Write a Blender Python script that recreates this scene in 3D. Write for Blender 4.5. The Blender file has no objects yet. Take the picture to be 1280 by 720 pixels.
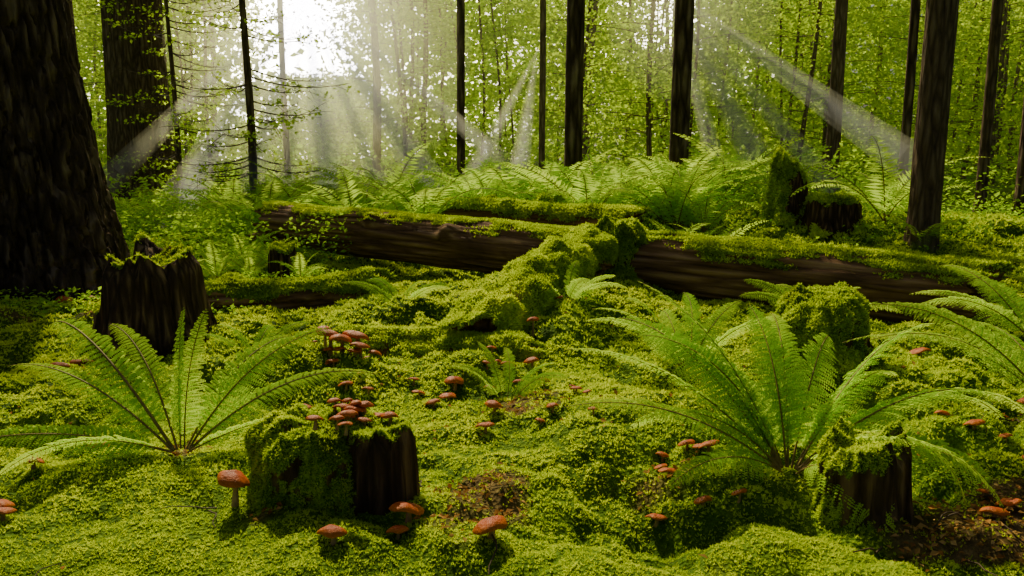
import bpy, math, numpy as np
from mathutils import Vector, Matrix
rng=np.random.default_rng(7)
S=bpy.context.scene
def link(o,parent=None):
    S.collection.objects.link(o)
    if parent is not None: o.parent=parent
    return o
def empty(name):
    e=bpy.data.objects.new(name,None); e.empty_display_size=.1; S.collection.objects.link(e); return e
# ---------- numpy noise ----------
def _h(ix,iy,iz,s):
    n=(ix*374761393+iy*668265263+iz*2147483647+s*974634777)&0xFFFFFFFF
    n=((n^(n>>13))*1274126177)&0xFFFFFFFF
    n=((n^(n>>15))*2246822519)&0xFFFFFFFF
    return ((n^(n>>16))&0xFFFFFF)/float(0xFFFFFF)
def vn(p,s=0):
    p=np.asarray(p,float); i=np.floor(p).astype(np.int64); f=p-i; f=f*f*(3-2*f)
    r=0
    for a in (0,1):
        for b in (0,1):
            for c in (0,1):
                w=(f[...,0] if a else 1-f[...,0])*(f[...,1] if b else 1-f[...,1])*(f[...,2] if c else 1-f[...,2])
                r=r+w*_h(i[...,0]+a,i[...,1]+b,i[...,2]+c,s)
    return r*2-1
def fbm(p,o=4,s=0,g=.5):
    p=np.asarray(p,float); a=1;r=0;t=0
    for k in range(o):
        r=r+a*vn(p,s+k); t+=a; a*=g; p=p*2.03+17.3
    return r/t
def xyz(x,y,z): 
    x,y,z=np.broadcast_arrays(x,y,z); return np.stack([x,y,z],-1).astype(float)
def sm(a,b,x):
    t=np.clip((x-a)/(b-a),0,1); return t*t*(3-2*t)
def worley(x,y,s):
    ix=np.floor(x).astype(np.int64);iy=np.floor(y).astype(np.int64);d=np.full(np.shape(x),9.)
    for a in (-1,0,1):
        for b in (-1,0,1):
            cx=ix+a;cy=iy+b;z0=np.zeros_like(cx)
            px=cx+_h(cx,cy,z0,s);py=cy+_h(cx,cy,z0+1,s);d=np.minimum(d,(px-x)**2+(py-y)**2)
    return np.sqrt(d)
# ---------- mesh helpers ----------
def mesh_np(name,V,F,mats,attrs=None,smooth=False,midx=None):
    V=np.asarray(V,np.float32).reshape(-1,3);F=np.asarray(F,np.int32);k=F.shape[1]
    me=bpy.data.meshes.new(name)
    me.vertices.add(len(V)); me.vertices.foreach_set('co',V.ravel())
    me.loops.add(F.size); me.loops.foreach_set('vertex_index',F.ravel())
    me.polygons.add(len(F)); me.polygons.foreach_set('loop_start',np.arange(len(F),dtype=np.int32)*k)
    try: me.polygons.foreach_set('loop_total',np.full(len(F),k,np.int32))
    except Exception: pass
    if midx is not None: me.polygons.foreach_set('material_index',np.asarray(midx,np.int32))
    me.polygons.foreach_set('use_smooth',np.full(len(F),smooth,bool))
    for m in mats: me.materials.append(m)
    me.update(calc_edges=True)
    for n,a in (attrs or {}).items():
        at=me.attributes.new(n,'FLOAT','POINT'); at.data.foreach_set('value',np.asarray(a,np.float32).ravel())
    return me
def obj_np(name,V,F,mats,parent=None,**k):
    return link(bpy.data.objects.new(name,mesh_np(name,V,F,mats,**k)),parent)
def normals(me):
    a=np.empty(len(me.vertices)*3,np.float32); me.vertex_normals.foreach_get('vector',a); return a.reshape(-1,3)
def gridfaces(m,n,wrap=True):
    i=np.arange(m-1)[:,None]; j=np.arange(n if wrap else n-1)[None,:]; j2=(j+1)%n
    return np.stack([i*n+j,i*n+j2,(i+1)*n+j2,(i+1)*n+j],-1).reshape(-1,4)
class Acc:
    def __init__(s): s.V=[];s.F=[];s.A=[];s.n=0
    def add(s,V,F,a=None):
        V=np.asarray(V).reshape(-1,3)
        s.V.append(V);s.F.append(np.asarray(F)+s.n);s.n+=len(V)
        s.A.append(np.zeros(len(V)) if a is None else np.broadcast_to(a,(len(V),)))
    def obj(s,name,mats,parent=None,smooth=False):
        return obj_np(name,np.concatenate(s.V),np.concatenate(s.F),mats,parent,attrs={'var':np.concatenate(s.A)},smooth=smooth)
def unit(v): return v/np.maximum(np.linalg.norm(v,axis=-1,keepdims=True),1e-9)
def leaves(P,D,N,L,W,fold=.25):
    D=unit(D); Sd=unit(np.cross(D,N)); N=np.cross(Sd,D); L=np.broadcast_to(L,(len(P),))[:,None]; W=np.broadcast_to(W,(len(P),))[:,None]
    V=np.stack([P,P+D*L*.45+Sd*W*.5+N*W*fold,P+D*L,P+D*L*.45-Sd*W*.5+N*W*fold],1)
    F=np.arange(len(P)*4).reshape(-1,4)
    return V.reshape(-1,3),F
def tube(P,R,n=8,disp=None):
    P=np.asarray(P,float);R=np.asarray(R,float);m=len(P)
    T=unit(np.gradient(P,axis=0)); up=np.array([0,0,1.]) if abs(T[0,2])<.8 else np.array([1.,0,0])
    A=unit(np.cross(T,up));B=np.cross(T,A)
    th=np.linspace(0,2*math.pi,n,endpoint=False)
    rr=R[:,None]*np.ones(n)[None]
    if disp is not None: rr=rr*(1+disp(np.arange(m)[:,None]/(m-1),th[None]))
    V=P[:,None]+(A[:,None]*np.cos(th)[None,:,None]+B[:,None]*np.sin(th)[None,:,None])*rr[...,None]
    return V.reshape(-1,3),gridfaces(m,n)
def scatter(me,n,w=None,M=None):
    me.calc_loop_triangles(); nt=len(me.loop_triangles)
    t=np.empty(nt*3,np.int32); me.loop_triangles.foreach_get('vertices',t); t=t.reshape(-1,3)
    v=np.empty(len(me.vertices)*3,np.float32); me.vertices.foreach_get('co',v); v=v.reshape(-1,3).astype(float)
    if M is not None:
        Mx=np.array(M); v=v@Mx[:3,:3].T+Mx[:3,3]
    a,b,c=v[t[:,0]],v[t[:,1]],v[t[:,2]]
    nn=np.cross(b-a,c-a); ar=np.linalg.norm(nn,axis=1)*.5
    ww=ar if w is None else ar*np.clip(w[t].mean(1),0,None)
    cs=np.cumsum(ww); k=np.searchsorted(cs,rng.random(n)*cs[-1]).clip(0,nt-1)
    r1=np.sqrt(rng.random(n))[:,None]; r2=rng.random(n)[:,None]
    return a[k]*(1-r1)+b[k]*r1*(1-r2)+c[k]*r1*r2, unit(nn[k])
def tufts(P,N,size,k=3,spread=1.0,wd=.42,av=None):
    n=len(P);size=np.broadcast_to(size,(n,))
    Vs=[];Fs=[];As=[];o=0;base=np.repeat(rng.random(n) if av is None else av,4)
    for i in range(k):
        r=rng.normal(size=(n,3)); D=unit(N+np.array([0,0,.3])+unit(r)*spread); 
        V,F=leaves(P-N*size[:,None]*.2,D,unit(rng.normal(size=(n,3))+N*.6),size*rng.uniform(.7,1.4,n),size*wd)
        Vs.append(V);Fs.append(F+o);o+=len(V);As.append(base*.65+np.repeat(rng.random(n),4)*.35)
    return np.concatenate(Vs),np.concatenate(Fs),np.concatenate(As)
# ---------- materials ----------
class NT:
    def __init__(s,name):
        s.m=bpy.data.materials.new(name); s.m.use_nodes=True; s.t=s.m.node_tree; s.t.nodes.clear(); s.out=s.n('ShaderNodeOutputMaterial')
    def n(s,ty,**k):
        x=s.t.nodes.new(ty)
        for a,b in k.items(): setattr(x,a,b)
        return x
    def l(s,a,b): s.t.links.new(a,b)
    def attr(s,n): return s.n('ShaderNodeAttribute',attribute_name=n).outputs['Fac']
    def pos(s,sc=(1,1,1),obj=False):
        g=s.n('ShaderNodeTexCoord').outputs['Object']
        mp=s.n('ShaderNodeMapping'); mp.inputs['Scale'].default_value=sc; s.l(g,mp.inputs[0]); return mp.outputs[0]
    def noise(s,sc,vec,det=5,rough=.6,dist=0):
        x=s.n('ShaderNodeTexNoise'); x.inputs['Scale'].default_value=sc;x.inputs['Detail'].default_value=det;x.inputs['Roughness'].default_value=rough;x.inputs['Distortion'].default_value=dist;s.l(vec,x.inputs['Vector']);return x.outputs['Fac']
    def ramp(s,f,st):
        r=s.n('ShaderNodeValToRGB'); e=r.color_ramp.elements
        while len(e)<len(st): e.new(.5)
        for i,(p,c) in enumerate(st): e[i].position=p;e[i].color=(*c,1) if not isinstance(c,(int,float)) else (c,c,c,1)
        s.l(f,r.inputs[0]); return r.outputs[0]
    def mix(s,f,a,b):
        x=s.n('ShaderNodeMix',data_type='RGBA'); 
        for v,k in ((f,0),(a,6),(b,7)):
            if hasattr(v,'links'): s.l(v,x.inputs[k])
            elif isinstance(v,(int,float)): x.inputs[k].default_value=v
            else: x.inputs[k].default_value=(*v,1)
        return x.outputs[2]
    def math(s,op,a,b=0):
        x=s.n('ShaderNodeMath',operation=op)
        for i,v in enumerate((a,b)):
            if hasattr(v,'links'): s.l(v,x.inputs[i])
            else: x.inputs[i].default_value=v
        return x.outputs[0]
    def bsdf(s,col,rough=.8,bump=None,bs=.5,bd=.01,spec=.3):
        p=s.n('ShaderNodeBsdfPrincipled'); 
        if hasattr(col,'links'): s.l(col,p.inputs['Base Color'])
        else: p.inputs['Base Color'].default_value=(*col,1)
        p.inputs['Roughness'].default_value=rough; p.inputs['Specular IOR Level'].default_value=spec
        if bump is not None:
            b=s.n('ShaderNodeBump'); b.inputs['Strength'].default_value=bs;b.inputs['Distance'].default_value=bd; s.l(bump,b.inputs['Height']); s.l(b.outputs[0],p.inputs['Normal'])
        return p
    def done(s,sh): s.l(sh,s.out.inputs['Surface']); return s.m
def leafmat(name,c0,c1,c2,tr=.5,trc=1.0,nsc=3.,rp=(.1,.5,.95)):
    t=NT(name); v=t.attr('var'); n=t.noise(nsc,t.pos(),3)
    f=t.math('ADD',t.math('MULTIPLY',v,.6),t.math('MULTIPLY',t.math('SUBTRACT',n,.25),.8))
    col=t.ramp(f,[(rp[0],c0),(rp[1],c1),(rp[2],c2)])
    p=t.n('ShaderNodeBsdfDiffuse'); t.l(col,p.inputs[0]); sh=p.outputs[0]
    tl=t.n('ShaderNodeBsdfTranslucent'); t.l(t.mix(.5,col,tuple(min(1,x*trc) for x in c2)),tl.inputs[0])
    mx=t.n('ShaderNodeMixShader'); mx.inputs[0].default_value=tr; t.l(sh,mx.inputs[1]);t.l(tl.outputs[0],mx.inputs[2])
    return t.done(mx.outputs[0])
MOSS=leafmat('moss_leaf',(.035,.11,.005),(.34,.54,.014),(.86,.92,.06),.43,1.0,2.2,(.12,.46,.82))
FERN=leafmat('fern_leaf',(.14,.40,.02),(.44,.76,.05),(.80,.93,.12),.58,1.05,2.)
LEAF=leafmat('tree_leaf',(.06,.18,.01),(.30,.54,.02),(.72,.88,.06),.62,1.1,.5,(.13,.47,.88))
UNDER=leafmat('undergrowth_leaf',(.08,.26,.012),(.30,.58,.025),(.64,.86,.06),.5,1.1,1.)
LITTER=leafmat('dry_leaf',(.14,.05,.012),(.42,.19,.045),(.68,.44,.14),.2,1,6.)
def soilmat():
    t=NT('moss_soil'); m=t.attr('moss'); p=t.pos()
    n1=t.noise(1.6,p,4);n2=t.noise(38,p,6,.7);n3=t.noise(9,p,4)
    g=t.ramp(t.math('ADD',t.math('MULTIPLY',n1,.5),t.math('MULTIPLY',n2,.5)),[(.3,(.01,.035,.003)),(.5,(.08,.15,.005)),(.68,(.28,.40,.015))])
    b=t.ramp(t.math('ADD',t.math('MULTIPLY',n3,.5),t.math('MULTIPLY',n2,.5)),[(.35,(.04,.022,.008)),(.5,(.15,.08,.028)),(.68,(.34,.2,.07))])
    vo=t.n('ShaderNodeTexVoronoi');vo.inputs['Scale'].default_value=70;t.l(p,vo.inputs['Vector'])
    h=t.math('ADD',n2,t.math('MULTIPLY',vo.outputs['Distance'],.8))
    return t.done(t.bsdf(t.mix(m,b,g),.9,h,.8,.02,.1).outputs[0])
SOIL=soilmat()
def barkmat(name,c0,c1,c2,sc=(1,1,.16),s1=26,bd=.02,mossy=True,grain=160):
    t=NT(name); p=t.pos(sc); n=t.noise(s1,p,7,.65,.4); n2=t.noise(grain,p,3); lo=t.noise(2.5,t.pos(),3)
    vo=t.n('ShaderNodeTexVoronoi',feature='DISTANCE_TO_EDGE');vo.inputs['Scale'].default_value=s1*.7;t.l(p,vo.inputs['Vector'])
    e=t.math('MINIMUM',t.math('MULTIPLY',vo.outputs['Distance'],3),1)
    h=t.math('ADD',t.math('MULTIPLY',n,1.),t.math('MULTIPLY',e,.5)); h=t.math('ADD',h,t.math('MULTIPLY',n2,.15))
    f=t.math('ADD',t.math('MULTIPLY',h,.55),t.math('MULTIPLY',lo,.25))
    col=t.ramp(f,[(.3,c0),(.58,c1),(.85,c2)])
    if mossy:
        gn=t.noise(45,t.pos(),5,.7)
        col=t.mix(t.attr('moss'),col,t.ramp(gn,[(.3,(.02,.06,.005)),(.55,(.13,.24,.012)),(.75,(.34,.46,.02))]))
    return t.done(t.bsdf(col,.85,h,1,bd,.1).outputs[0])
BARK=barkmat('bark',(.014,.008,.004),(.11,.066,.036),(.38,.25,.15),s1=14,bd=.05)
BARKR=barkmat('pine_bark',(.025,.016,.01),(.14,.086,.048),(.30,.20,.12),s1=22,bd=.02)
STUMPM=barkmat('rotten_wood',(.008,.005,.003),(.09,.05,.025),(.36,.21,.09),sc=(1,1,.1),s1=30,bd=.02)
LOGM=barkmat('log_wood',(.02,.01,.005),(.22,.11,.045),(.55,.32,.14),sc=(.07,1,1),s1=22,bd=.02)
def simple(name,c,r=.6,**k): 
    t=NT(name); n=t.noise(30,t.pos(),4); return t.done(t.bsdf(t.ramp(n,[(.3,tuple(x*.6 for x in c)),(.7,tuple(x*1.3 for x in c))]),r,n,.4,.004,.1).outputs[0])
TWIG=simple('twig_bark',(.10,.065,.035)); STEM=simple('fern_stem',(.28,.2,.05)); MSTEM=simple('mushroom_stem',(.38,.24,.10))
def capmat():
    t=NT('mushroom_cap'); v=t.attr('var'); n=t.noise(60,t.pos(),4); n2=t.noise(220,t.pos(),3)
    col=t.ramp(v,[(0,(.5,.18,.025)),(.12,(.72,.20,.010)),(.6,(.55,.075,.004)),(1,(.22,.022,.002))])
    return t.done(t.bsdf(t.mix(t.math('MULTIPLY',n,.7),col,(.26,.06,.006)),.5,t.math('ADD',n,t.math('MULTIPLY',n2,.5)),.7,.006,.15).outputs[0])
CAP=capmat()
# ---------- terrain ----------
BUMPS=[(.50,6.2,.75,.6,.22),(.15,5.4,.5,.6,.24),(-.45,4.9,.7,.35,.16),(1.55,3.9,.5,.4,.10),(-2.2,4.7,.7,.6,.08),(-.6,2.5,.45,.35,.02),(1.1,2.3,.4,.35,.0),
 (3.8,10.5,1.8,1.5,.45),(6.5,9,2.,2.,.35),(5,14,3,3,.5),(-1.9,6.6,.9,.35,.15),(.3,3.0,.3,.3,.08),(-1.1,3.9,.5,.3,.12),(.75,3.3,.4,.25,.1),(1,10,1.6,.8,.25),(-.5,11,1.5,1,.2),(-.8,2.1,.35,.2,-.03),(2.6,4.2,.6,.5,.06),(-1.55,2.75,.35,.3,.08),
 (-.15,4.0,.22,.18,.12),(-.55,5.4,.25,.2,.14),(.25,4.6,.2,.2,.12),(.6,5.1,.25,.2,.12)]
def cush(x,y):
    wx=x+.10*vn(xyz(x*3,y*3,5.),61)+.03*vn(xyz(x*11,y*11,5.),63);wy=y+.10*vn(xyz(x*3,y*3,9.),62)+.03*vn(xyz(x*11,y*11,9.),64)
    a=1-np.clip(worley(wx*2.2,wy*2.2,3),0,1)**2; b=1-np.clip(worley(wx*5.5,wy*5.5,4),0,1)**2; c=1-np.clip(worley(wx*12,wy*12,5),0,1)**2
    return a,b,c
def H(x,y):
    x=np.asarray(x,float);y=np.asarray(y,float)
    z=.10*fbm(xyz(x*.35,y*.35,0),3,11)+.04*sm(10,40,y)*20
    z=z+.10*fbm(xyz(x*1.1,y*1.1,0),2,12)
    a,b,c=cush(x,y); am=(.5+.9*sm(-.4,.4,vn(xyz(x*.9,y*.9,4),13)))*(.55+.45*sm(1.9,2.9,y))
    z=z+am*(.16*(a-.8)+.075*(b-.8)+.02*(c-.8))+.012*fbm(xyz(x*14,y*14,2),2,19)
    for bx,by,sx,sy,h in BUMPS: z=z+h*np.exp(-((x-bx)/sx)**2-((y-by)/sy)**2)
    z=z+.5*sm(12,60,y)*fbm(xyz(x*.06,y*.06,0),2,5)
    return z
LIT=[(-.12,2.3,.16,.35),(.1,3.4,.2,.25),(1.6,2.4,.35,.2),(2.4,3.1,.5,.3),(-1.25,2.9,.2,.2),(.65,2.6,.2,.12),(-2.6,5.2,.8,.25),(2.0,2.1,.5,.25),(-.75,2.3,.1,.12),(3.2,5.,.5,.2),(1.35,2.15,.2,.15)]
def mossmask(x,y):
    l=0
    for a,b,c,d in LIT: l=l+np.exp(-((x-a)/c)**2-((y-b)/d)**2)
    n=fbm(xyz(x*2.4,y*2.4,0),4,77)
    n2=fbm(xyz(x*9,y*9,0),3,78)
    return 1-.85*sm(.35,.8,l*.7+n*.5+n2*.45+.02)
def axis(lo,d0,d1,hi,step):
    core=np.arange(d0,d1,step); out=[];s=step;v=d1
    while v<hi: out.append(v); s*=1.045; v+=s
    neg=[];s=step;v=d0-step
    while v>lo: neg.append(v); s*=1.045; v-=s
    return np.array(neg[::-1]+list(core)+out)
xs=axis(-220,-4.2,4.2,220,.022); ys=axis(-60,1.4,8.0,260,.022)
X,Y=np.meshgrid(xs,ys); Z=H(X,Y)
V=np.stack([X,Y,Z],-1).reshape(-1,3); mm=mossmask(X,Y).ravel()
ground=obj_np('ground',V,gridfaces(len(ys),len(xs),False),[SOIL],attrs={'moss':mm},smooth=True)
def ground_moss(n,ymin,ymax,sz):
    u=rng.random(n); y=ymin*(ymax/ymin)**u; x=rng.uniform(-1,1,n)*(.78*y+.8)
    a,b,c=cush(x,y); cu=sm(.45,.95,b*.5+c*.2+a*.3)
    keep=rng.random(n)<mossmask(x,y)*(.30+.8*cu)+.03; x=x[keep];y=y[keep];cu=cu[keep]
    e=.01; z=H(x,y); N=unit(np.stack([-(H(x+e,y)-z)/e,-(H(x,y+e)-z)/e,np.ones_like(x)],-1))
    return np.stack([x,y,z],-1),N,sz*y*rng.uniform(.6,1.4,len(x)),cu*.85+rng.random(len(x))*.22  # last value darkens moss colour in hollows between cushions, as painted shade
g=Acc()
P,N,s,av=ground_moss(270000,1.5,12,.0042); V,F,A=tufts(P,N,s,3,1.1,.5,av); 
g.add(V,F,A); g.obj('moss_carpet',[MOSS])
n=30000; y=1.6*(9/1.6)**rng.random(n); x=rng.uniform(-1,1,n)*(.78*y+.5)
k=rng.random(n)<np.clip(1.1*(1-mossmask(x,y)),0,1)+.10*sm(-.1,.5,fbm(xyz(x*1.5,y*1.5,0),3,55)); x=x[k];y=y[k];n=len(x)
P=np.stack([x,y,H(x,y)+.008+.012*rng.random(n)],-1); g=Acc()
sz=rng.uniform(.010,.034,n); V,F=leaves(P,rng.normal(size=(n,3))*[1,1,.25],np.array([0,0,1.])+rng.normal(size=(n,3))*.5,sz,sz*.6,.3)
g.add(V,F,np.repeat(rng.random(n),4)); g.obj('leaf_litter',[LITTER])
g=Acc()
for i in range(160):
    y0=1.7*(8/1.7)**rng.random(); x0=rng.uniform(-.75,.75)*y0; 
    if rng.random()>1-mossmask(x0,y0)+.2: continue
    a=rng.uniform(0,6.28); L=rng.uniform(.04,.16); t=np.linspace(0,1,7); px=x0+np.cos(a)*L*t+.01*np.sin(t*7+a); py=y0+np.sin(a)*L*t
    g.add(*tube(np.stack([px,py,H(px,py)+.012+.02*rng.random()*np.sin(t*3)],-1),np.linspace(.003,.0015,7)*rng.uniform(.6,1.3),5))
g.obj('fallen_twigs',[TWIG],smooth=True)
# ---------- mossy bodies ----------
def addmoss(parent,o,mask,area_n,size,spread=1.1):
    P,N=scatter(o.data,area_n,mask,o.matrix_world)
    V,F,A=tufts(P,N,size*rng.uniform(.6,1.5,len(P)),3,spread,.5,np.clip(.5+.7*fbm(P*9,2,3)+rng.normal(size=len(P))*.2,0,1))
    obj_np('moss_cover',V,F,[MOSS],parent,attrs={'var':A})
def setmoss(me,a):
    at=me.attributes.get('moss') or me.attributes.new('moss','FLOAT','POINT'); at.data.foreach_set('value',np.asarray(a,np.float32))
def log(name,A,B,r0,r1,nm,size,seed,mosslim=.25,sag=0,knots=True,res=(260,96),jag=.12,lump=0):
    A=Vector(A);B=Vector(B);L=(B-A).length; m,n=res
    e=empty(name)
    t=np.linspace(0,1,m); th=np.linspace(0,2*math.pi,n,endpoint=False); T,TH=np.meshgrid(t,th,indexing='ij')
    r=r0+(r1-r0)*T; cx,cz=np.cos(TH),np.sin(TH)
    d=1+.13*fbm(xyz(T*L*1.3,cx*.9,cz*.9),3,seed)+.07*fbm(xyz(T*L*2.5,cx*4,cz*4),3,seed+3)-.11*np.clip(fbm(xyz(T*L*.9,cx*7,cz*7),2,seed+5),0,1)
    d=d+lump*fbm(xyz(T*L*4,cx*1.5,cz*1.5),3,seed+8)
    for q in range(4):
        kt,ka=rng.uniform(.1,.9),rng.uniform(0,3.1); d=d+.28*np.exp(-((T-kt)*L/.09)**2-((np.angle(np.exp(1j*(TH-ka))))/.35)**2)
    x=T*L+ (sm(.985,1,T)*1-sm(.985,1,1-T))*jag*(fbm(xyz(cx*3.5,cz*3.5,0.),3,seed+9)+.15)*2
    R=r*d; bend=sag*np.sin(T*math.pi)+.03*fbm(xyz(T*3,0,0),2,seed)
    V=np.stack([x,cx*R,cz*R+bend],-1)
    capsF=[];Vall=[V.reshape(-1,3)];off=m*n
    for side,ring in ((0,V[0]),(1,V[-1])):
        c=ring.mean(0); prev=(np.arange(n) if side==0 else (m-1)*n+np.arange(n)); sg=1 if side==0 else -1
        for q,f in enumerate((.85,.65,.4,.12)):
            nr=c+(ring-c)*f; nr[:,0]=ring[:,0]*f+c[0]*(1-f)+sg*(.02+.13*(1-f)*.6)+.05*fbm(xyz(ring[:,1]*30*f,ring[:,2]*30*f,side),2,seed)
            Vall.append(nr); cur=off+np.arange(n); off+=n
            a,b=(prev,cur); F=np.stack([a,b,np.roll(b,-1),np.roll(a,-1)],-1)
            capsF.append(F if side==0 else F[:,::-1]); prev=cur
    Vv=np.concatenate(Vall);F=np.concatenate([gridfaces(m,n)]+capsF)
    me=mesh_np('log_body',Vv,F,[LOGM],smooth=True)
    o=link(bpy.data.objects.new('log_body',me),e)
    xax=(B-A).normalized(); yax=Vector((0,0,1)).cross(xax).normalized(); zax=xax.cross(yax)
    M=Matrix.Translation(A)@Matrix((xax,yax,zax)).transposed().to_4x4(); o.matrix_world=M
    Mx=np.array(M); Nw=normals(me)@Mx[:3,:3].T; W=Vv@Mx[:3,:3].T+Mx[:3,3]
    up=np.zeros(len(Vv)); up[:m*n]=cz.ravel()
    c=Nw[:,2]; c=np.sign(np.median((Nw[:m*n,2]*up[:m*n])))*c
    mask=sm(mosslim,mosslim+.3,c*.6+up*.5+.75*fbm(W*3.2,4,seed+20)); mask[m*n:]=0
    setmoss(me,mask); addmoss(e,o,mask,nm,size)
    return e
log('fallen_log',(-2.72,9.0,.37),(3.05,5.05,.22),.235,.265,44000,.022,3,.80,jag=.16)
log('mossy_log',(-1.9,11.1,.46),(1.25,8.2,.46),.14,.15,22000,.03,8,.1)
log('mossy_log',(.66,6.4,.34),(-.22,4.40,.08),.22,.18,30000,.02,15,-.3,sag=.05,res=(160,80),lump=.5)
log('mossy_log',(.05,4.25,.02),(-.95,4.50,.04),.13,.11,14000,.018,25,.3,res=(140,72),lump=.4)
log('mossy_log',(-1.1,6.3,.06),(-2.35,5.9,.03),.15,.17,14000,.025,35,.4,res=(120,64),lump=.3)
def stump(name,x,y,r,rt,h,nm,size,seed,topf=None,side=(0,0,0),mosslim=.4,n=128,m=60,jag=.12,lobes=5,sink=.10,lump=0):
    e=empty(name); z0=float(H(x,y))-sink; H_=h+sink
    t=np.linspace(0,1,m); th=np.linspace(0,2*math.pi,n,endpoint=False);T,TH=np.meshgrid(t,th,indexing='ij');c,s=np.cos(TH),np.sin(TH)
    top=1+jag*fbm(xyz(c*1.6,s*1.6,0),2,seed)*1.5+jag*.7*fbm(xyz(c*7,s*7,0),2,seed+1)
    if topf is not None: top=top*topf(TH)
    base=(1-T)**2.6; rr=rt+(r-rt)*base*(1+.45*np.cos(TH*lobes+seed)+.2*np.cos(TH*3+seed*2))
    rr=rr*(1+.09*fbm(xyz(c*2,s*2,T*1.5),3,seed+2)+.07*(fbm(xyz(c*9,s*9,T*.8),3,seed+3))-.10*np.clip(fbm(xyz(c*6,s*6,T*.4+3),2,seed+6)*2,0,1)+lump*fbm(xyz(c*2.2,s*2.2,T*2.5),3,seed+4))
    rr=rr*(1-(.16+lump*.5)*sm(.75,1,T)**2)
    V=np.stack([x+c*rr,y+s*rr,z0+T*H_*top],-1)
    Vall=[V.reshape(-1,3)];Fs=[gridfaces(m,n)];prev=(m-1)*n+np.arange(n);off=m*n; ring=V[-1]; zc=ring[:,2].mean()
    for f in (.94,.84,.7,.5,.3,.1):
        nr=ring.copy(); nr[:,0]=x+(ring[:,0]-x)*f; nr[:,1]=y+(ring[:,1]-y)*f
        nr[:,2]=ring[:,2]*f+zc*(1-f)+(lump*.15-.05)*H_*(1-f)**.5+.035*fbm(nr*22,3,seed+7)
        Vall.append(nr);cur=off+np.arange(n);off+=n; Fs.append(np.stack([prev,np.roll(prev,-1),np.roll(cur,-1),cur],-1));prev=cur
    Vv=np.concatenate(Vall); o=obj_np('stump_body',Vv,np.concatenate(Fs),[STUMPM],e,smooth=True); N=normals(o.data)
    hgt=np.clip((Vv[:,2]-z0-sink)/h,0,1.3)
    q=N[:,2]*.9+N@np.array(side)+.5*fbm(Vv*5,3,seed+11)+.35*np.clip(.18-hgt,0,1)*5*.4
    mask=sm(mosslim,mosslim+.3,q); setmoss(o.data,mask); addmoss(e,o,mask,nm,size)
    return e
def topA(TH):
    d=np.abs(np.angle(np.exp(1j*(TH-math.pi*1.02)))); return 1-.42*(1-sm(.75,.95,d))
stump('tree_stump',-2.17,4.7,.42,.29,.54,9000,.018,2,topA,mosslim=.62,side=(-.15,.1,0),jag=.10)
stump('tree_stump',-.64,2.52,.27,.20,.23,15000,.011,5,None,side=(-.85,-.1,.3),mosslim=-.05,jag=.10,lump=.25)
stump('tree_stump',-.42,2.44,.135,.11,.24,4500,.010,55,None,side=(-.1,.2,0),mosslim=.30,jag=.08)
stump('tree_stump',1.10,2.36,.18,.13,.22,5500,.010,9,None,side=(-.3,0,0),mosslim=.42,jag=.16,lump=.1)
stump('tree_stump',1.55,3.9,.34,.22,.33,17000,.015,12,None,side=(-.7,-.1,.2),mosslim=.0,lump=.35)
stump('tree_stump',.88,6.4,.34,.20,.42,11000,.022,14,None,side=(-.3,-.3,.2),mosslim=-.2,lump=.4)
stump('tree_stump',3.35,9.7,.34,.20,.78,7000,.035,16,lambda T:1-.35*(.5+.5*np.cos(T)),side=(-.3,0,.2),mosslim=.1,lump=.2)
stump('tree_stump',3.75,9.3,.40,.30,.34,6000,.035,18,None,mosslim=.45)
stump('tree_stump',-2.15,7.4,.16,.13,.30,2500,.025,20,None,mosslim=.45)
stump('tree_stump',.45,9.6,.38,.24,.42,5000,.035,22,None,side=(0,-.3,.3),mosslim=0,lump=.3)
# ---------- ferns ----------
def frond(acc,st,base,az,L,el,droop,W,n=34,m=11,curl=0,lev=2,tw=0):
    k=26; s=np.linspace(0,1,k); ang=el-droop*s**1.4; a2=az+curl*s
    d=np.stack([np.cos(ang)*np.sin(a2),np.cos(ang)*np.cos(a2),np.sin(ang)],-1)
    P=np.concatenate([[np.zeros(3)],np.cumsum(d[:-1]*L/(k-1),0)])+base
    st.add(*tube(P,np.linspace(.0045,.0008,k)*L*1.4,5))
    t=np.linspace(.12,.99,n)+rng.normal(size=n)*.003
    c=np.stack([np.interp(t,s,P[:,i]) for i in range(3)],-1); T=unit(np.stack([np.interp(t,s,d[:,i]) for i in range(3)],-1))
    up=np.array([0,0,1.]); Sd=unit(np.cross(T,up+np.array([math.cos(az),-math.sin(az),0])*tw)); N=np.cross(Sd,T)
    pl=W*np.minimum(sm(.0,.38,t+.08),1)*(1-t)**.62*1.35*rng.uniform(.82,1.15,n)
    v=rng.random()
    for sg in (-1,1):
        D=unit(Sd*sg+T*.38+N*.12+rng.normal(size=T.shape)*.07)
        if lev==1:
            V,F=leaves(c,D-N*.25,N,pl,np.full(n,L/n*.72),.1); acc.add(V,F,v*.7+.15); continue
        q=np.linspace(.04,.93,m); 
        dr=(q**2)[None,:,None]*pl[:,None,None]*.38
        pp=c[:,None]+D[:,None]*(q[None,:,None]*pl[:,None,None])-np.array([0,0,1.])*dr+ T[:,None]*(q**2)[None,:,None]*pl[:,None,None]*.14
        w=np.minimum(L/n*1.0,pl*.5)[:,None]*(1-q**1.5*.8)[None]
        PP=pp.reshape(-1,3);DD=np.repeat(D,m,0);TT=np.repeat(T,m,0);NN=np.repeat(N,m,0);ww=w.ravel(); lw=np.repeat(pl/m,m)
        for s2 in (-1,1):
            V,F=leaves(PP,TT*s2+DD*.45-NN*.1,NN+rng.normal(size=NN.shape)*.25,ww*.95,lw*1.1,.12)
            acc.add(V,F,np.clip(v*.5+np.repeat(np.repeat(t,m),4)*.4+np.repeat(rng.random(len(PP)),4)*.15,0,1))
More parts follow.
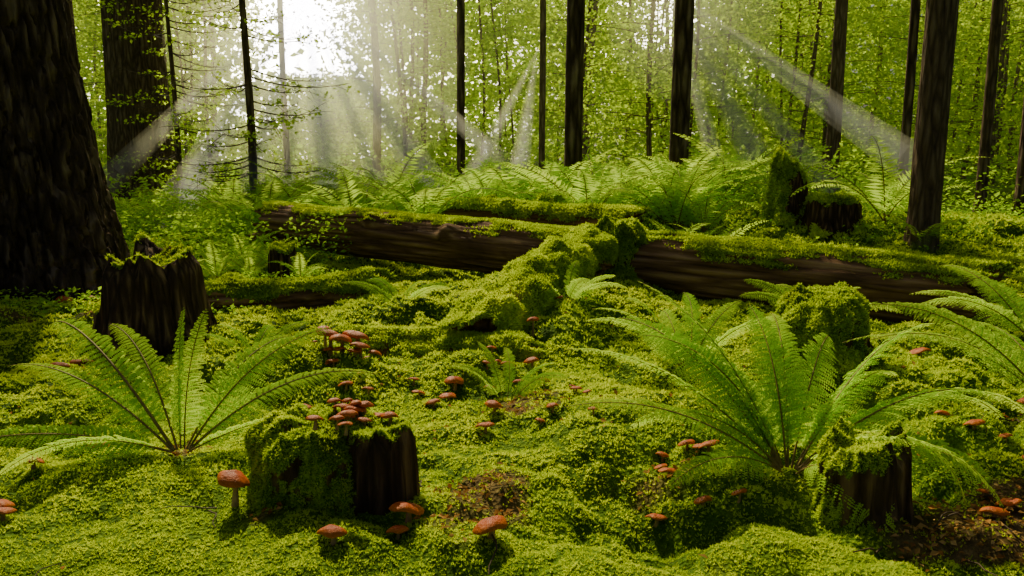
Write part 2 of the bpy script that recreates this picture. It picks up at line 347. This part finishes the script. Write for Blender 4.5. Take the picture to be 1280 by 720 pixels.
def fern(name,x,y,fr,zo=0,lev=2,n=34):
    e=empty(name);a=Acc();st=Acc();z=float(H(x,y))+zo
    for az,L,el,dr,W,cu in fr:
        az+=rng.normal()*6; L*=rng.uniform(.9,1.1); el+=rng.normal()*4; dr+=rng.uniform(-5,20)
        b=np.array([x,y,z])+np.array([math.sin(math.radians(az)),math.cos(math.radians(az)),0])*.03
        frond(a,st,b,math.radians(az),L,math.radians(el),math.radians(dr),W,n=n,curl=math.radians(cu+rng.normal()*16),lev=lev,tw=rng.uniform(-.9,.9))
    a.obj('fronds',[FERN],e); st.obj('stems',[STEM],e,smooth=True)
fern('fern',-1.20,2.75,[(-80,1.0,38,55,.08,5),(-66,1.1,48,62,.085,5),(-95,.85,26,40,.08,-5),(-20,.58,76,30,.075,5),(5,.56,80,45,.07,5),(50,.82,46,52,.08,-5),(64,.88,40,55,.075,-5),(35,.72,54,50,.075,0),(80,.6,30,45,.07,0),(-50,.9,50,60,.08,0),(-110,.6,30,70,.07,0)],zo=.03)
fern('fern',.93,2.54,[(-82,.86,32,50,.08,0),(-68,.95,42,50,.09,0),(-52,.94,52,46,.095,6),(-32,.82,60,52,.10,0),(-8,.66,68,50,.095,0),(14,.68,66,54,.095,0),(34,.84,58,56,.10,0),(50,.98,48,62,.105,0),(68,1.1,42,70,.105,0),(84,1.05,38,80,.11,0),(100,.8,36,95,.10,0),(150,.48,44,160,.09,0),(125,.7,42,115,.095,0),(-72,.6,50,80,.09,0),(-20,.58,56,64,.09,0),(60,.7,56,95,.09,0),(110,.66,50,120,.09,0),(-100,.5,30,60,.07,0),(-60,.76,58,66,.09,0),(-42,.7,62,60,.09,0)],zo=.02,n=38)
fern('fern',.95,4.2,[(a,.66,54,60,.08,0) for a in (-95,-70,-40,-10,25,60,100,-140)])
fern('fern',2.35,3.35,[(a,.85,46,60,.09,0) for a in (-95,-75,-50,-25,5,40,70,110,150)])
fern('fern',2.9,4.3,[(a,.75,46,60,.085,0) for a in (-90,-60,-30,0,30,60,100)])
fern('fern',1.9,4.9,[(a,.5,50,60,.07,0) for a in (-90,-50,-10,30,60,100)])
fern('fern',-.03,3.6,[(a,.34,60,60,.05,0) for a in (-60,-25,10,50,100,-120)])
fern('fern',.35,5.0,[(a,.40,50,60,.06,0) for a in (-90,-40,10,60,110,160)])
fern('fern',-.8,5.6,[(a,.45,45,60,.055,0) for a in (-90,-40,10,60,110)])
fern('fern',-1.5,4.5,[(a,.42,45,60,.05,0) for a in (-90,-40,10,60,110)])
a=Acc();st=Acc()
def fmass(x,y,L,k):
    if 2.7<x<4.3 and y<11: return
    z=float(H(x,y))
    for i in range(k):
        az=i/k*6.28+rng.uniform(-.3,.3)
        frond(a,st,np.array([x,y,z]),az,L*rng.uniform(.75,1.15),math.radians(rng.uniform(50,78)),math.radians(rng.uniform(60,105)),L*.16,n=30,lev=1,tw=rng.uniform(-.5,.5))
for i in range(64): fmass(rng.uniform(.1,4.4),rng.uniform(9.3,13.5),rng.uniform(.95,1.4),10)
for i in range(44): fmass(rng.uniform(-4.0,.2),rng.uniform(9.8,12.5),rng.uniform(.95,1.4),10)
for i in range(36): fmass(rng.uniform(-7,7),rng.uniform(12,20),rng.uniform(.7,1.1),8)
for i in range(12): fmass(rng.uniform(1.6,4.5),rng.uniform(6.9,9.),rng.uniform(.4,.65),8)
for i in range(16): fmass(rng.uniform(-5.,-1.6),rng.uniform(6.6,9.),rng.uniform(.35,.6),8)
e=empty('fern_undergrowth'); a.obj('fronds',[FERN],e); st.obj('stems',[STEM],e,smooth=True)
g=Acc()
for i in range(26):
    az=rng.uniform(0,6.28);t=np.linspace(0,1,6);l=rng.uniform(.15,.3);o=rng.uniform(.2,.6)*l
    g.add(*tube(np.stack([-.03+np.sin(az)*o*t**1.6,4.6+np.cos(az)*o*t**1.6,H(-.03,4.6)+.12+l*t],-1),np.linspace(.004,.0008,6),4))
g.obj('dry_grass_tuft',[STEM],smooth=True)
g=Acc()
def under(n,x0,x1,y0,y1,h,sz):
    x=rng.uniform(x0,x1,n);y=rng.uniform(y0,y1,n); d=sm(-.35,.3,fbm(xyz(x*.8,y*.8,0),3,91)); k=rng.random(n)<d;x=x[k];y=y[k];n=len(x)
    hh=h*rng.random(n)**.8*(.5+.9*d[k]); P=np.stack([x,y,H(x,y)+hh],-1); s=sz*rng.uniform(.6,1.4,n)
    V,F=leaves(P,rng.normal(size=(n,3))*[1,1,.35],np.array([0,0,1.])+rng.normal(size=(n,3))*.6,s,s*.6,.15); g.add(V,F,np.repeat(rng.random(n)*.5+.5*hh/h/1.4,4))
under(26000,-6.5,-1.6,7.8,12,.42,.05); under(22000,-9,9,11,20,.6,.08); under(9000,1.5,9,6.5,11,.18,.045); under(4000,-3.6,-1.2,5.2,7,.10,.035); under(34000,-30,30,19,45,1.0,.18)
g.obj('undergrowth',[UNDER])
# ---------- mushrooms ----------
prof=[(0,1.0),(.25,.97),(.5,.85),(.72,.65),(.88,.42),(.97,.2),(1.0,.05),(.96,-.05),(.8,.02),(.5,.12),(.16,.18)]
def mushroom(x,y,r,h,tilt=(0,0),zo=0):
    r=r*1.2;h=h+.012
    z=float(H(x,y))+zo-.01;n=24;P=np.array(prof);th=np.linspace(0,2*math.pi,n,endpoint=False);ph=rng.uniform(0,6)
    wob=1+.09*np.cos(th*2+ph)+.05*np.cos(th*5+ph*2)+.03*np.cos(th*9)
    V=np.stack([P[:,0:1]*r*np.cos(th)*wob,P[:,0:1]*r*np.sin(th)*wob,np.broadcast_to(P[:,1:2]*r*rng.uniform(.4,.65),(len(P),n))+.08*r*np.cos(th*3+ph)*P[:,0:1]],-1)
    V[...,2]+=V[...,0]*tilt[0]+V[...,1]*tilt[1]+h
    F=gridfaces(len(P),n); var=np.repeat(np.where(np.arange(len(P))>=7,0.02,np.clip(1-P[:,0]*.8,.1,1)),n)
    sh=12;zt=np.linspace(0,1,sh);SV,SF=tube(np.stack([.1*r*np.sin(zt*2),0*zt,zt*(h+.15*r)],-1),r*(.2-.06*zt+.07*(1-zt)**3),12)
    Vv=np.concatenate([V.reshape(-1,3),SV])+np.array([x,y,z]);Ff=np.concatenate([F,SF+len(P)*n])
    obj_np('mushroom',Vv,Ff,[CAP,MSTEM],smooth=True,attrs={'var':np.concatenate([var,np.zeros(len(SV))])},midx=[0]*len(F)+[1]*len(SF))
big=[(-.87,2.36,.044,.08),(-.31,2.22,.042,.04),(-.5,2.08,.033,.03),(-.06,2.1,.042,.03),(-1.62,2.98,.042,.05),(-1.72,2.72,.035,.03),(-1.6,2.34,.04,.04),(-1.55,2.28,.03,.03),(-.33,2.15,.025,.02),
 (.63,2.75,.025,.02),(.55,2.78,.02,.02),(-.08,3.35,.035,.03),(-.3,3.6,.035,.03),(-.36,3.5,.03,.02),(-.28,3.75,.04,.03),(.1,4.0,.035,.03),(-.02,4.6,.03,.12),(.12,4.55,.03,.10),
 (-.95,4.05,.05,.10),(-.88,4.0,.05,.08),(-.82,4.1,.06,.11),(-.78,3.98,.04,.06),(-1.0,4.15,.04,.10),(-.9,3.9,.03,.04),(-.95,3.5,.035,.03),(-2.42,4.15,.05,.04),(-2.35,4.2,.04,.03),(-4.0,6.3,.09,.06),(-3.3,5.8,.06,.04),(-3.15,5.9,.05,.04),
 (2.25,3.35,.035,.03),(2.35,3.0,.03,.02),(2.15,4.1,.05,.03),(2.75,5.0,.05,.03)]
for b in big: mushroom(*b,tilt=(rng.uniform(-.25,.25),rng.uniform(-.35,-.1)))
for i in range(16):
    a_=rng.uniform(0,6.28);q=rng.uniform(.02,.15); mushroom(-.50+math.cos(a_)*q,2.46+math.sin(a_)*q*.8,rng.uniform(.016,.030),.02,zo=.25,tilt=(rng.uniform(-.2,.2),-.3))
for cx_,cy_,n_ in [(-.7,3.75,5),(-.1,3.9,6),(.25,3.6,4),(-.85,4.0,8),(-.62,3.3,4),(1.7,2.9,4),(2.1,3.1,4),(.62,2.7,4),(-2.3,4.15,3),(.15,5.0,5),(1.75,2.5,5),(1.5,2.35,4),(.68,2.45,3),(.1,3.15,4)]:
    for i in range(n_): mushroom(cx_+rng.normal()*.09,cy_+rng.normal()*.07,rng.uniform(.014,.032),rng.uniform(.01,.03),tilt=(rng.uniform(-.3,.3),-.3))
# ---------- trees ----------
def leafcloud(C,R,n,sz,flat=.35):
    C=np.repeat(np.asarray(C),n,0);R=np.repeat(np.asarray(R),n)[:,None]
    P=C+rng.normal(size=C.shape)*R*np.array([.5,.5,.5*flat]);k=len(P);s=np.broadcast_to(sz,(len(P)//n,)).repeat(n)*rng.uniform(.6,1.3,k)
    V,F=leaves(P,rng.normal(size=(k,3))*[1,1,.5]-[0,0,.3],rng.normal(size=(k,3))+np.array([0,0,.7]),s,s*.66,.12)
    return V,F,np.repeat(np.clip(rng.random(k)*.4+np.repeat(rng.random(k//n),n)*.6,0,1),4)
def tree(name,x,y,r,rt,h,flare=.35,mat=BARK,crown=(6,12),ncl=26,sides=40,seed=1,lean=(0,0),dead=False,rough=.06,res=160,fine=11,limb=1.,nl=50,lsz=.12):
    e=empty(name);z0=float(H(x,y))-.15;t=np.linspace(0,1,res)**1.5;zz=t*h
    rr=rt+(r-rt)*(1-t)+flare*r*np.exp(-zz/(r*1.6))
    P=np.stack([x+lean[0]*zz+.06*np.sin(zz*.5+seed)*t,y+lean[1]*zz+.05*np.cos(zz*.4+seed)*t,z0+zz],-1)
    def dsp(T,th):
        Z=zz[:,None];c,s=np.cos(th),np.sin(th); rad=rr[:,None]
        rdg=fbm(xyz(c*rad*fine+0*Z,s*rad*fine+0*Z,Z*1.6),4,seed)
        crk=1-np.clip(np.abs(fbm(xyz(c*rad*fine*1.2+0*Z,s*rad*fine*1.2+0*Z,Z*3.2+9),3,seed+5))*5,0,1)
        return rough*1.6*rdg-rough*1.5*crk+.18*np.exp(-Z/(r*1.3))*np.cos(th*5+seed)*flare*2
    V,F=tube(P,rr,sides,dsp)
    W=V; m_=sm(.3,.8,np.exp(-(W[:,2]-z0)/.35)+.6*fbm(W*4,3,seed)-.1)
    obj_np('trunk',V,F,[mat],e,attrs={'moss':m_},smooth=True)
    lim=Acc();C=[];R=[]
    for i in range(ncl):
        hz=rng.uniform(*crown);a_=rng.uniform(0,6.28);l=limb*rng.uniform(.8,2.2)*(1.2-.5*(hz-crown[0])/(crown[1]-crown[0]+.01));p0=np.array([np.interp(hz,zz,P[:,j]) for j in range(3)])
        tt=np.linspace(0,1,7)[:,None];d=np.array([math.cos(a_),math.sin(a_),0]);pts=p0+d*l*tt+np.array([0,0,1.])*(.25*tt-.2*tt**2)*l
        lim.add(*tube(pts,np.linspace(.035,.008,7)*min(1,rt*6),5)); C+= [pts[3],pts[5],pts[6]];R+=[l*.35]*3
    lim.obj('limbs',[TWIG],e,smooth=True)
    V,F,A=leafcloud(C,R,nl,lsz); obj_np('crown',V,F,[LEAF],e,attrs={'var':A})
    return e
tree('old_spruce_tree',-4.35,6.7,.78,.5,12,flare=.45,crown=(4.6,10),ncl=17,sides=460,seed=3,rough=.045,res=560,lean=(-.03,0),fine=16,limb=1.3,nl=80,lsz=.15)
tree('oak_tree',-6.95,15.2,.56,.42,12,flare=.35,crown=(6,11),ncl=12,sides=120,seed=4,mat=BARKR,rough=.03,fine=14)
tree('pine_tree',.93,12.2,.14,.12,11,crown=(6,10),ncl=9,seed=5,rough=.03,limb=1.2,nl=60,lsz=.15)
tree('pine_tree',2.54,12.3,.15,.125,11,crown=(6,10),ncl=9,seed=6,rough=.03,limb=1.2,nl=60,lsz=.15)
tree('pine_tree',4.36,8.45,.155,.13,11,crown=(4.8,10.5),ncl=12,seed=7,mat=BARKR,flare=.3,rough=.03,fine=25,sides=80,limb=1.3,nl=80,lsz=.15)
for (x,y,r,sd) in [(6.6,13.6,.08,8),(7.9,13.5,.09,9),(8.9,13.9,.16,10),(6.3,16,.08,11),(-.95,15.,.08,12),(.62,17,.07,13),(-8.6,16,.16,14),(7.,17.5,.10,15),(-4.9,17.6,.07,16)]:
    tree('pine_tree',x,y,r,r*.8,10,crown=(6.5,9.5),ncl=4,sides=20,seed=sd,mat=BARKR if sd%2 else BARK,res=70,rough=.03)
def deadspruce(x,y,r,h,sd):
    e=empty('dead_spruce_tree');z0=float(H(x,y))-.1;zz=np.linspace(0,h,60);P=np.stack([x+.03*np.sin(zz),y+0*zz,z0+zz],-1)
    V,F=tube(P,np.linspace(r,r*.35,60),14);obj_np('trunk',V,F,[BARKR],e,attrs={'moss':np.zeros(len(V))},smooth=True)
    lim=Acc();C=[];R=[]
    for i in range(90):
        hz=rng.uniform(.6,h);a_=rng.uniform(0,6.28);l=rng.uniform(.5,1.5);p0=P[int(hz/h*59)];tt=np.linspace(0,1,8)[:,None];d=np.array([math.cos(a_),math.sin(a_),0])
        pts=p0+d*l*tt+np.array([0,0,1.])*(-.35*tt+.3*tt**2)*l; lim.add(*tube(pts,np.linspace(.012,.003,8),4))
        for q in range(7):
            b=pts[rng.integers(2,8)];dd=unit(d*.8+rng.normal(size=3)*[.8,.8,.4]);ll=rng.uniform(.15,.45);t2=np.linspace(0,1,4)[:,None];lim.add(*tube(b+dd*ll*t2-np.array([0,0,.15])*t2**2*ll,np.linspace(.005,.002,4),3))
            if rng.random()<.3:C.append(b+dd*ll*.7);R.append(.22)
    lim.obj('branches',[TWIG],e); V,F,A=leafcloud(C,R,16,.06,.3);obj_np('needles',V,F,[LEAF],e,attrs={'var':A})
deadspruce(-3.98,12.3,.07,7,1); deadspruce(-5.6,13.5,.05,6,2)
F0=empty('distant_trees');tr=Acc();C=[];R=[];SZ=[]
cnt=0
def gap(x,y,z,a=.055):
    az=x/y
    return (abs(az+.256)<a and z>1.1+.10*y) or (abs(az-.19)<a*.5 and z>1.1+.13*y)
while cnt<150:
    y=18+34*rng.random()**.7; x=rng.uniform(-1,1)*(.8*y+3)
    az=x/y
    if -.30<az<-.21 and y<26: continue
    cnt+=1
    r=rng.uniform(.035,.08)*(1 if rng.random()<.7 else 1.9);h=(1.3+.235*y if y<27 else 2.5+.27*y)+rng.uniform(0,1);z0=float(H(x,y))-.2;lx,ly=rng.normal(size=2)*.025
    if -.31<az<-.2: h=.1*y
    ht=h+(3 if y<27 and not -.31<az<-.2 else 0)
    zz=np.linspace(0,ht,14)
    tr.add(*tube(np.stack([x+lx*zz+.12*np.sin(zz*.6+cnt),y+ly*zz,z0+zz],-1),np.linspace(r,r*.5,14),8))
    for i in range(rng.integers(22,34)):
        hz=h*rng.random()**.75; a_=rng.uniform(0,6.28);l=rng.uniform(.5,2.8)
        p0=np.array([x+lx*hz,y+ly*hz,z0+hz]);d=np.array([math.cos(a_),math.sin(a_),.25]);tt=np.linspace(0,1,4)[:,None]
        tr.add(*tube(p0+d*l*tt-np.array([0,0,.2])*tt**2*l,np.linspace(.015,.004,4),3))
        for q in (.6,1.):
            c=p0+d*l*q
            if gap(*c) or c[1]<16.5: continue
            C.append(c);R.append(rng.uniform(.6,1.4));SZ.append(.05+.0035*y)
V,F,A=leafcloud(C,R,60,np.array(SZ)*.92,.45)
tr.obj('trunks',[BARKR],F0,smooth=True);obj_np('foliage',V,F,[LEAF],F0,attrs={'var':A})
n=3000;th=rng.uniform(-1.1,1.1,n);d=rng.uniform(50,75,n);zz=rng.random(n)**.95*18;k=~((np.abs(np.tan(th)+.256)<.06)&(zz>.09*d))&~((np.abs(np.tan(th)-.19)<.03)&(zz>.115*d));th=th[k];d=d[k];zz=zz[k]
C=np.stack([np.sin(th)*d,np.cos(th)*d,zz],-1)
V,F,A=leafcloud(C,rng.uniform(2,4,len(C)),44,.55,.6);obj_np('far_foliage',V,F,[LEAF],F0,attrs={'var':A})
# ---------- sun, sky, mist, added glow and modelled light shafts ----------
EL,AZ=math.radians(41),math.radians(-19)
sv=Vector((math.sin(AZ)*math.cos(EL),math.cos(AZ)*math.cos(EL),math.sin(EL)))
sl=bpy.data.lights.new('sun','SUN');sl.energy=5;sl.angle=math.radians(.5);sl.color=(1,.92,.60);so=link(bpy.data.objects.new('sun',sl));so.rotation_euler=(-sv).to_track_quat('-Z','Y').to_euler()
w=bpy.data.worlds.new('World');S.world=w;w.use_nodes=True;nt=w.node_tree;nt.nodes.clear()
def wn(t,**k):
    x=nt.nodes.new(t)
    for a_,b_ in k.items():setattr(x,a_,b_)
    return x
sky=wn('ShaderNodeTexSky',sky_type='NISHITA');sky.sun_disc=False;sky.sun_elevation=EL;sky.sun_rotation=AZ;sky.air_density=1.;sky.dust_density=5
bg=wn('ShaderNodeBackground');bg.inputs[1].default_value=.06;nt.links.new(sky.outputs[0],bg.inputs[0])
tc=wn('ShaderNodeTexCoord')
wo=wn('ShaderNodeOutputWorld');last=bg
for gdv,pwv,st in [((-.256,1.04,.20),80,70),((.20,1.04,.20),220,30)]:  # glow spots painted into the sky, apart from the sun lamp's direction
    dp=wn('ShaderNodeVectorMath',operation='DOT_PRODUCT');nt.links.new(tc.outputs['Generated'],dp.inputs[0])
    dp.inputs[1].default_value=Vector(gdv).normalized()
    mx=wn('ShaderNodeMath',operation='MAXIMUM');nt.links.new(dp.outputs['Value'],mx.inputs[0]);mx.inputs[1].default_value=0
    pw=wn('ShaderNodeMath',operation='POWER');nt.links.new(mx.outputs[0],pw.inputs[0]);pw.inputs[1].default_value=pwv
    ml=wn('ShaderNodeMath',operation='MULTIPLY');nt.links.new(pw.outputs[0],ml.inputs[0]);ml.inputs[1].default_value=st
    b2=wn('ShaderNodeBackground');b2.inputs[0].default_value=(1,.9,.5,1);nt.links.new(ml.outputs[0],b2.inputs[1])
    ad=wn('ShaderNodeAddShader');nt.links.new(last.outputs[0],ad.inputs[0]);nt.links.new(b2.outputs[0],ad.inputs[1]);last=ad
nt.links.new(last.outputs[0],wo.inputs[0])
def volmat(name,den,an,col):
    m=bpy.data.materials.new(name);m.use_nodes=True;t=m.node_tree;t.nodes.clear();o=t.nodes.new('ShaderNodeOutputMaterial');v=t.nodes.new('ShaderNodeVolumeScatter');v.inputs['Color'].default_value=(*col,1);v.inputs['Density'].default_value=den;v.inputs['Anisotropy'].default_value=an;t.links.new(v.outputs[0],o.inputs['Volume']);return m
SH=volmat('modelled_shaft_mist',.95,.6,(1,.96,.6));MIST=volmat('mist_air',.0035,.5,(1,1,.42));GL=volmat('added_glow_mist',.06,.65,(1,.96,.55))
E=empty('mist_and_shaped_light')
v=[(x,y,z) for x in(-45,45) for y in(14,48) for z in(-1.5,11)];f=[(0,1,3,2),(4,6,7,5),(0,4,5,1),(2,3,7,6),(0,2,6,4),(1,5,7,3)]
obj_np('mist_bank',v,f,[MIST],E)
def blob(c,r):  # ball of mist, nested and added to make a soft sun glow
    th=np.linspace(0,math.pi,18)[1:-1];P=np.array(c)+np.stack([0*th,0*th,-np.cos(th)*r],-1)
    V,F=tube(P,np.sin(th)*r,28);n0=len(V);V=np.concatenate([V,[P[0]-[0,0,.02]],[P[-1]+[0,0,.02]]]);j=np.arange(28);j2=(j+1)%28;o=(len(P)-1)*28
    me=bpy.data.meshes.new('added_glow_haze');me.from_pydata(V.tolist(),[],F.tolist()+[(int(b),int(a),n0) for a,b in zip(j,j2)]+[(int(a)+o,int(b)+o,n0+1) for a,b in zip(j,j2)])
    me.materials.append(GL);link(bpy.data.objects.new('added_glow_haze',me),E)
for i,r in enumerate((.4,.8,1.2,1.65,2.15,2.8)): blob((-3.85+.06*i,15.+.1*i,3.75-.12*i),r)
for i,r in enumerate((.3,.6,1.0,1.5)): blob((2.8+.12*i,14.6,3.8-.08*i),r)
def shaft1(A,B,r0,r1):  # cone of scattering volume modelled in the shape of a light shaft
    ts=np.linspace(0,1,5)[:,None];V,F=tube(A+(B-A)*ts,r0+(r1-r0)*ts[:,0],20)
    n0=len(V);V=np.concatenate([V,[A],[B]]);j=np.arange(20);j2=(j+1)%20
    me=bpy.data.meshes.new('modelled_light_shaft');me.from_pydata(V.tolist(),[],F.tolist()+[(int(b),int(a),n0) for a,b in zip(j,j2)]+[(int(a)+80,int(b)+80,n0+1) for a,b in zip(j,j2)])
    me.materials.append(SH);link(bpy.data.objects.new('modelled_light_shaft',me),E)
def shaft(A,B,r0,r1):
    A=np.array(A);B=np.array(B)
    for k,(f,e_) in enumerate(((1.4,1.),(.9,.9),(.45,.75))): shaft1(A,A+(B-A)*e_,r0*f,(r0+(r1-r0)*e_)*f)
def pt(u,v,Yd):
    return np.array([u*Yd,Yd,1.1+v*Yd])
S1=pt(-.25,.20,14)
for u,v,yd,r in [(-.52,-.04,12.5,.16),(-.44,-.09,12,.26),(-.35,-.10,11.5,.17),(-.29,-.11,11.5,.11),(-.22,-.11,11.5,.24),(-.14,-.10,11.5,.13),(-.07,-.08,12,.24),(.0,-.01,12.5,.12)]:
    shaft(S1,pt(u,v,yd),.03,r)
S2=pt(.19,.20,13.5)
for u,v,yd,r in [(.27,-.06,11.5,.13),(.35,-.08,11.5,.24),(.43,-.07,11,.16),(.52,-.02,11.5,.22)]:
    shaft(S2,pt(u,v,yd),.03,r)
S3=pt(.03,.13,14.5)
for u,v,yd,r in [(-.07,-.06,12.5,.15),(.0,-.07,12.5,.17)]:
    shaft(S3,pt(u,v,yd),.02,r)
cam=bpy.data.cameras.new('camera');cam.lens=28;cam.sensor_width=36;cam.clip_end=600;cam.clip_start=.05
co=link(bpy.data.objects.new('camera',cam));co.location=(0,0,1.1);co.rotation_euler=(math.radians(90-9.1),0,0);S.camera=co
